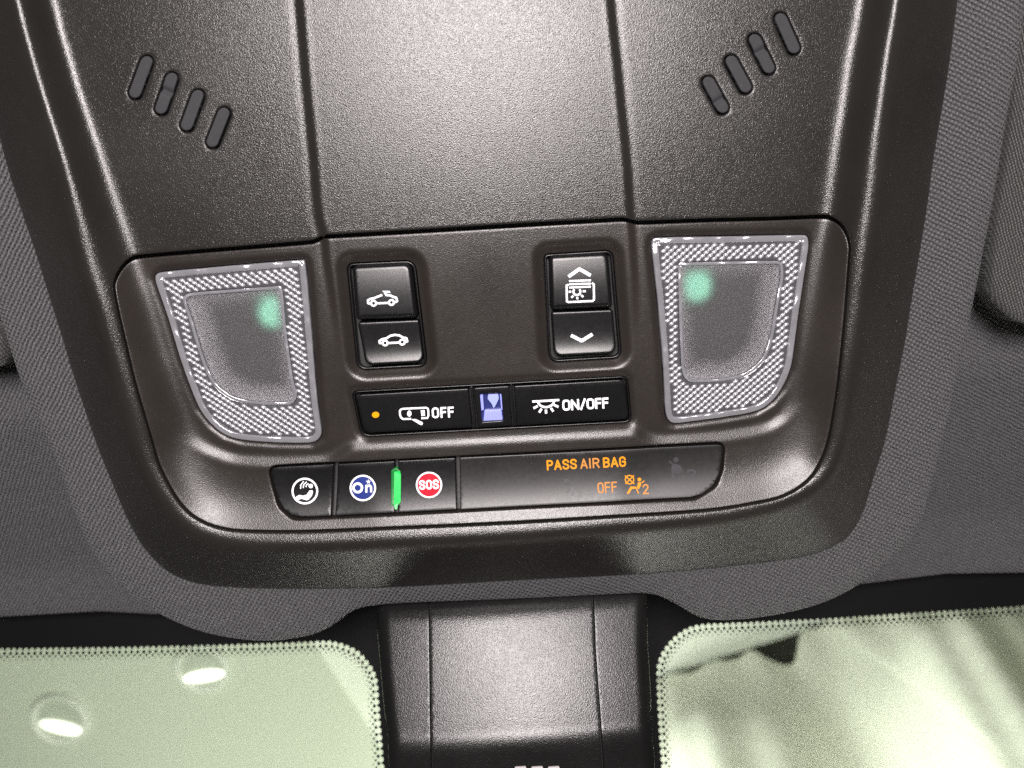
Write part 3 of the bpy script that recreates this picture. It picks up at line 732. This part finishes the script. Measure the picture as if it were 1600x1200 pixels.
mark('lettering', text('PASS', 854.6, 735.0, 16.0, [10.2, 11.6, 10.6, 10.6], 1.4, 2.7, -.05, -.06), [], fc, M['amber'], call)
mark('lettering', text('AIR', 907.0, 732.6, 16.0, [11.6, 2.8, 11.0], 2.4, 2.5, -.05, -.06), [], fc, M['amberdim'], call)
mark('lettering', text('BAG', 942.6, 730.8, 16.0, [10.6, 11.8, 10.6], 1.4, 2.7, -.05, -.06), [], fc, M['amber'], call)
mark('lettering', text('OFF', 934.0, 770.8, 17.0, [9.8, 9.0, 8.6], 1.6, 2.2, -.05, -.06), [], fc, M['amberdim'], call)
A = ringpx(z4((818, 297))[0], 6.6, 1.8, 26) + stroke(z4((782, 266), (856, 330)), 1.7) + stroke(z4((852, 264), (786, 330)), 1.7)
A += [disc(*z4((895, 296))[0], 3.0, 16), np.array(z4((884, 318), (908, 318), (908, 340), (890, 372), (876, 362))), np.array(z4((796, 404), (826, 350), (862, 352), (866, 366), (836, 370), (812, 408)))]
A += stroke(z4((864, 352), (889, 404)), 1.8) + stroke(z4((912, 322), (934, 306)), 1.6)
mark('icon', A, [], fc, M['amber'], call)
mark('lettering', text('2', 1004.4, 772.2, 16.0, [9.4], 0, 2.2, -.03, -.04), [], fc, M['amberdim'], call)
A = [disc(*z4((1180, 142))[0], 4.2, 16), np.array(z4((1145, 190), (1175, 168), (1215, 185), (1240, 235), (1215, 250), (1145, 250)))]
A += stroke(z4((1150, 255), (1175, 300), (1210, 300), (1240, 262)), 3.0) + stroke(z4((1128, 152), (1160, 180)), 2.6)
A += text('2', 1072.5, 750, 17, [15], 0, 3.2, -.02, 0)
mark('icon', A, [], above(H, -.15), M['ghost'], call, th=.06)
A = [disc(*z4((328, 316))[0], 5.4, 18), disc(*z4((386, 320))[0], 2, 12)]
A += [np.array(z4((322, 400), (352, 350), (372, 352), (384, 420), (368, 424), (360, 380), (338, 410)))] + text('2', 901.5, 777, 10, [9], 0, 2.2, -.02, 0)
mark('icon', A, [], above(H, -.15), M['ghostbox'], call, th=.06)

# ================================================================== MIRROR HOUSING
mnt = empty('mirror_mount', toworld((0, -110, 0)), 'grained black mirror mount cover below the console, with two vertical seams', 'mirror mount')
def mount_h(u, v):      # profile along the car, then rounded sides
    s = vtop - v
    face = wtop + .62 * s
    w = np.where(s < 0, wtop + s * 1.25, face)
    sb = SB
    over = np.clip(s - sb, 0, None)
    return w + .95 * over
vtop = P(800, 958, -8)[1]; wtop = -9.0; SB = 999.0
def smooth_mount(u, v):
    return sum(mount_h(u, v + d) * g for d, g in ((-3, .1), (-1.5, .24), (0, .32), (1.5, .24), (3, .1)))
def mount_surface(edges):
    def f(u, v):
        w = smooth_mount(u, v); s = (vtop - v)
        ul = np.interp(s, edges[0][:, 0], edges[0][:, 1]); ur = np.interp(s, edges[1][:, 0], edges[1][:, 1])
        d = np.minimum(u - ul, ur - u); r = 6.0
        q = np.clip(1 - d / r, 0, 1); return w - .0011 * (u - .5 * (ul + ur)) ** 2 - .0005 * (s - 28) ** 2 - r * .95 * (1 - np.sqrt(np.clip(1 - q * q, 0, 1)))
    return f
SB = vtop - PW(806, 1158, smooth_mount, 25)[1]
def mp(px, py):
    return PW(px, py, smooth_mount, 25)
def edge(pts):
    e = []
    for x, y in pts: u, v = mp(x, y); e.append((vtop - v, u))
    return np.array(sorted(e))
EL = edge([(586, 935), (585, 960), (583, 994), (588, 1056), (595, 1130), (601, 1200), (605, 1250)])
ER = edge([(1017, 930), (1018, 960), (1019, 1025), (1024, 1110), (1029, 1200), (1032, 1250)])
fm = mount_surface((EL, ER))
def mpoly(l, r, top=(925, 925), n=26):
    ys = np.linspace(0, 1, n)
    a = [(np.interp(y, [p[1] for p in l], [p[0] for p in l]), y) for y in np.linspace(922, 1250, n)]
    b = [(np.interp(y, [p[1] for p in r], [p[0] for p in r]), y) for y in np.linspace(922, 1250, n)]
    return ccw(resample(np.array([mp(x, y) for x, y in a] + [mp(x, y) for x, y in b[::-1]]), .8))
Lp = [(586, 922), (585, 960), (583, 994), (588, 1056), (595, 1130), (605, 1250)]
S1a = [(669, 922), (669.5, 950), (672.5, 1200), (673, 1250)]; S1b = [(671.5, 922), (672, 950), (675, 1200), (675.5, 1250)]
S2a = [(924, 922), (926, 940), (929, 1025), (942, 1200), (945, 1250)]; S2b = [(926.5, 922), (928.5, 940), (931.5, 1025), (944.5, 1200), (947.5, 1250)]
Rp = [(1017, 922), (1018, 960), (1019, 1025), (1029, 1200), (1032, 1250)]
for nm, l, r in (('side_cover', Lp, S1a), ('centre_cover', S1b, S2a), ('side_cover', S2b, Rp)):
    sheet(nm, mpoly(l, r), [], fm, 1.2, M['mount'], mnt, edge_r=.25, wall=7)
sheet('inner_shell', offset(mpoly(Lp, Rp), 3), [], above(fm, -4.5), 3.0, M['well'], mnt, edge_r=.2, wall=75)
M['slat'] = simple('pale_vent_slat', (.42, .40, .40), .4)
for x in (813, 839, 865):
    mark('vent_slat', [rounded([(x - 9, 1197.5, 2), (x + 9, 1196.5, 2), (x + 10, 1216, 2), (x - 8, 1217, 2)])], [], fm, M['slat'], mnt, th=.5)

# ================================================================== WINDSCREEN
p0 = np.array([0, P(800, 930, -84)[1], -84.0]); slope = .42
gn = np.array([0, slope, 1.0]); gn /= np.linalg.norm(gn); GP = (gn, gn @ p0)
def gz(u, v): return (GP[1] - gn[1] * v) / gn[2]
wind = empty('windscreen', toworld(p0), 'green tinted windscreen with a black dotted edge band below the roof lining', 'windscreen')
def slab_plane(name, pts, off0, off1, mat, parent):
    a = np.array([PP(x, y, GP) for x, y in pts]); n = len(a)
    v_ = np.vstack([a + gn * off0, a + gn * off1]); f = [tuple(range(n)), tuple(range(2 * n - 1, n - 1, -1))] + [(i, (i + 1) % n, n + (i + 1) % n, n + i) for i in range(n)]
    return link_mesh(name, v_, f, mat, parent, smooth=False)
slab_plane('glass_pane', [(-700, 860), (2300, 860), (2600, 1500), (-1000, 1500)], 0, -4.5, M['glass'], wind)
clearL = catmull([(-420, 1023), (-200, 1020), (0, 1016.5), (200, 1014), (400, 1009), (480, 1006), (512, 1004.5), (535, 1009), (558, 1020), (573, 1036), (583, 1052), (587, 1068),
                  (589, 1100), (591.5, 1132), (596, 1190), (604, 1290)], 12)
clearR = catmull([(1046, 1290), (1037, 1198), (1033, 1144), (1030, 1087), (1029, 1050), (1033, 1029), (1042, 1013), (1056, 997), (1076, 984), (1099, 978.5), (1132, 977), (1200, 974),
                  (1300, 969), (1400, 962.5), (1600, 949.5), (1800, 934), (2050, 914)], 12)
def g_uv(pts): return np.array([PP(x, y, GP)[:2] for x, y in pts])
cl, cr = g_uv(clearL), g_uv(clearR)
adds, bites, dots = [], [], []
DS = 1.24
def edge_dots(line):
    pitch = 2.45 * DS; q = resample(line, pitch, False); t = np.gradient(q, axis=0); t /= np.linalg.norm(t, axis=1, keepdims=True); nrm = np.stack([t[:, 1], -t[:, 0]], 1)
    if nrm[len(q) // 2] @ (np.array([0, -1.])) < -.2: nrm = -nrm
    for i in range(len(q)):
        bites.append(disc(q[i, 0], q[i, 1], .98 * DS, 12))
        if i + 1 < len(q):
            mid = (q[i] + q[i + 1]) / 2; n_ = (nrm[i] + nrm[i + 1]) / 2
            a = mid + n_ * 1.05 * DS; dots.append(disc(a[0], a[1], .62 * DS, 10))
            a = mid + n_ * 3.2 * DS; dots.append(disc(a[0], a[1], .26 * DS, 8))
        a = q[i] + nrm[i] * 2.15 * DS; dots.append(disc(a[0], a[1], .44 * DS, 9))
edge_dots(cl); edge_dots(cr)
polyL = np.vstack([cl, g_uv([(-420, 1290)])]); polyR = np.vstack([cr, g_uv([(2050, 1290)])])
frame_ = g_uv([(-420, 885), (2050, 885), (2050, 1290.5), (-420, 1290.5)])
Vv, F, ov, ids = triangulate([frame_, polyL, polyR] + bites + dots, [])
cen = Vv[F].mean(1); k = inside(cen, frame_) & ~inside(cen, polyL) & ~inside(cen, polyR)
for b_ in bites: k &= ~inside(cen, b_)
for d_ in dots: k |= inside(cen, d_)
F = F[k]; W_ = gz(Vv[:, 0], Vv[:, 1]) + .25
link_mesh('edge_band', np.column_stack([Vv, W_]), F, M['frit'], wind, smooth=False)

# ================================================================== THE GARAGE BEYOND
ZC = 2.75
def wray(px, py): return dirworld(ray(px, py))
CW = toworld(CAM)
def onz(px, py, z): d = wray(px, py); return CW + d * ((z - CW[2]) / d[2])
def box(name, lo, hi, mat, kind=None):
    (x0, y0, z0), (x1, y1, z1) = lo, hi
    v_ = [(x0, y0, z0), (x1, y0, z0), (x1, y1, z0), (x0, y1, z0), (x0, y0, z1), (x1, y0, z1), (x1, y1, z1), (x0, y1, z1)]
    f = [(0, 3, 2, 1), (4, 5, 6, 7), (0, 1, 5, 4), (1, 2, 6, 5), (2, 3, 7, 6), (3, 0, 4, 7)]
    o = link_mesh(name, v_, f, mat, None, smooth=False, world=True)
    if kind: o['kind'] = kind
    return o
box('ceiling', (-4, -1, ZC), (4, 6, ZC + .1), M['plaster'], 'structure')
# dropped soffit, its edge seen slanting beside the mirror mount
a, b = onz(487, 1000, ZC - .07), onz(600, 1172, ZC - .07)
d = (b - a) / np.linalg.norm(b - a); A0, A1 = a - d * 3, b + d * 3
side = np.array([d[1], -d[0], 0]);  side = side if side[0] > 0 else -side
pts = [A0, A1, A1 + side * 4.5, A0 + side * 4.5]
v_ = [tuple(p) for p in pts] + [(p[0], p[1], ZC + .02) for p in pts]
o = link_mesh('soffit', v_, [(0, 1, 2, 3), (7, 6, 5, 4), (0, 4, 5, 1), (1, 5, 6, 2), (2, 6, 7, 3), (3, 7, 4, 0)], M['soffit'], None, smooth=False, world=True); o['kind'] = 'structure'

def downlight(px, py, rx, label, rot):
    """trim ring, pale baffle and an oblong glowing disc in place of the lit far inner wall"""
    c = onz(px, py, ZC); rad = rx / FPX * np.linalg.norm(c - CW)
    root = empty('ceiling_lamp', c - np.array([0, 0, .005]), label, 'ceiling lamp', 'recessed lamps in the garage ceiling')
    n = 40; t = np.linspace(0, 2 * math.pi, n, endpoint=False)
    def lathe(name, prof, mat, cx=0, cy=0, sx=1, sy=1, rz=0):
        v_, f = [], []
        for r_, z_ in prof:
            for x in t:
                X, Y = rad * r_ * sx * math.cos(x), rad * r_ * sy * math.sin(x)
                v_.append((c[0] + cx * rad + X * math.cos(rz) - Y * math.sin(rz), c[1] + cy * rad + X * math.sin(rz) + Y * math.cos(rz), c[2] + z_))
        for k in range(len(prof) - 1):
            for i in range(n): f.append((k * n + i, k * n + (i + 1) % n, (k + 1) * n + (i + 1) % n, (k + 1) * n + i))
        return link_mesh(name, v_, f, mat, root, world=True)
    lathe('trim_ring', [(.96, -.004), (1.0, -.012), (1.08, -.014), (1.16, -.010), (1.2, .004)], M['trim'])
    lathe('baffle', [(.0, -.003), (.5, -.0035), (.98, -.005)], M['baffle'])
    lathe('inner_wall_glow', [(.0, -.012), (.5, -.0115), (.85, -.009), (1.0, -.004)], M['wall_glow'], .02, .40, .92, .24, rot)  # flat glowing disc stands in for the recess's lit far wall
downlight(317, 1042, 31, 'glowing round ceiling lamp seen through the windscreen, nearer the mirror mount', -.10)
downlight(95, 1122, 30, 'glowing round ceiling lamp seen through the windscreen, low at the far left', .30)

# white drape hung from a ceiling track on the right
ZT = ZC - .07
a, b = onz(1030, 1057, ZT), onz(1250, 986, ZT); d = (b - a)[:2] / np.linalg.norm((b - a)[:2]); nv = np.array([-d[1], d[0]])
if nv @ (a[:2] - CW[:2]) < 0: nv = -nv
ac = a[:2] - nv * .02           # the drape hangs 4 cm in front of its dark rail
def onwall(px, py):
    r_ = wray(px, py); k = (nv @ (ac - CW[:2])) / (nv @ r_[:2]); return CW + r_ * k
topprof = [(1000, 1074), (1030, 1064), (1060, 1056), (1100, 1044), (1150, 1029), (1172, 1021), (1184, 1025), (1196, 1033), (1210, 1038), (1232, 1039), (1243, 1034), (1248, 1020), (1250, 1004), (1256, 985), (1300, 972)]
tp = np.array([((onwall(x, y)[:2] - ac) @ d, onwall(x, y)[2]) for x, y in topprof])
ss = np.linspace(tp[0, 0] - .5, 3.6, 900)
top = np.interp(ss, tp[:, 0], tp[:, 1]); top[ss > tp[-1, 0]] = ZT - .01; top[ss < tp[0, 0]] = ZT - .03
rows = 34; v_, f = [], []
for j in range(rows):
    t = (j / (rows - 1)) ** 1.6
    for i, s in enumerate(ss):
        z = top[i] * (1 - t) + (.4) * t
        k = min(1, t * 6)
        sh = s + (.25 + 1.0 * min(max(s, 0) / 1.2, 1.4)) * t
        off = k * (.080 * math.sin(sh * 9.5 + 1.3 * math.sin(sh * 3.1)) + .020 * math.sin(sh * 23 + 2 * math.sin(sh * 5)) + .008 * math.sin(sh * 47 + 2.2 * math.sin(sh * 9)))
        off += .006 * math.sin(s * 60) * math.exp(-t * 12)
        off += .095 * k
        v_.append((ac[0] + d[0] * s - nv[0] * off, ac[1] + d[1] * s - nv[1] * off, z))
n = len(ss)
for j in range(rows - 1):
    for i in range(n - 1): f.append((j * n + i, j * n + i + 1, (j + 1) * n + i + 1, (j + 1) * n + i))
o = link_mesh('drape', v_, f, M['cloth'], None, world=True)
so = o.modifiers.new('thickness', 'SOLIDIFY'); so.thickness = .004
tag(o, 'white hanging drape with soft folds beyond the windscreen, right of the mirror mount', 'drape')
q0 = a[:2] + nv * .003 - d * .14; q1 = q0 + d * 6
v_ = [(q0[0], q0[1], 0), (q1[0], q1[1], 0), (q1[0], q1[1], ZC), (q0[0], q0[1], ZC)]
v_ += [(x + nv[0] * .15, y + nv[1] * .15, z) for x, y, z in v_]
o = link_mesh('wall', v_, [(0, 1, 2, 3), (7, 6, 5, 4), (0, 4, 5, 1), (1, 5, 6, 2), (2, 6, 7, 3), (3, 7, 4, 0)], M['darkwall'], None, smooth=False, world=True); o['kind'] = 'structure'

sc.cycles.use_denoising = False
sc.cycles.denoiser = 'OPENIMAGEDENOISE'; sc.cycles.denoising_input_passes = 'RGB_ALBEDO_NORMAL'; sc.cycles.denoising_prefilter = 'NONE'
sc.cycles.max_bounces = 8; sc.cycles.transparent_max_bounces = 12
sc.cycles.sample_clamp_indirect = 4
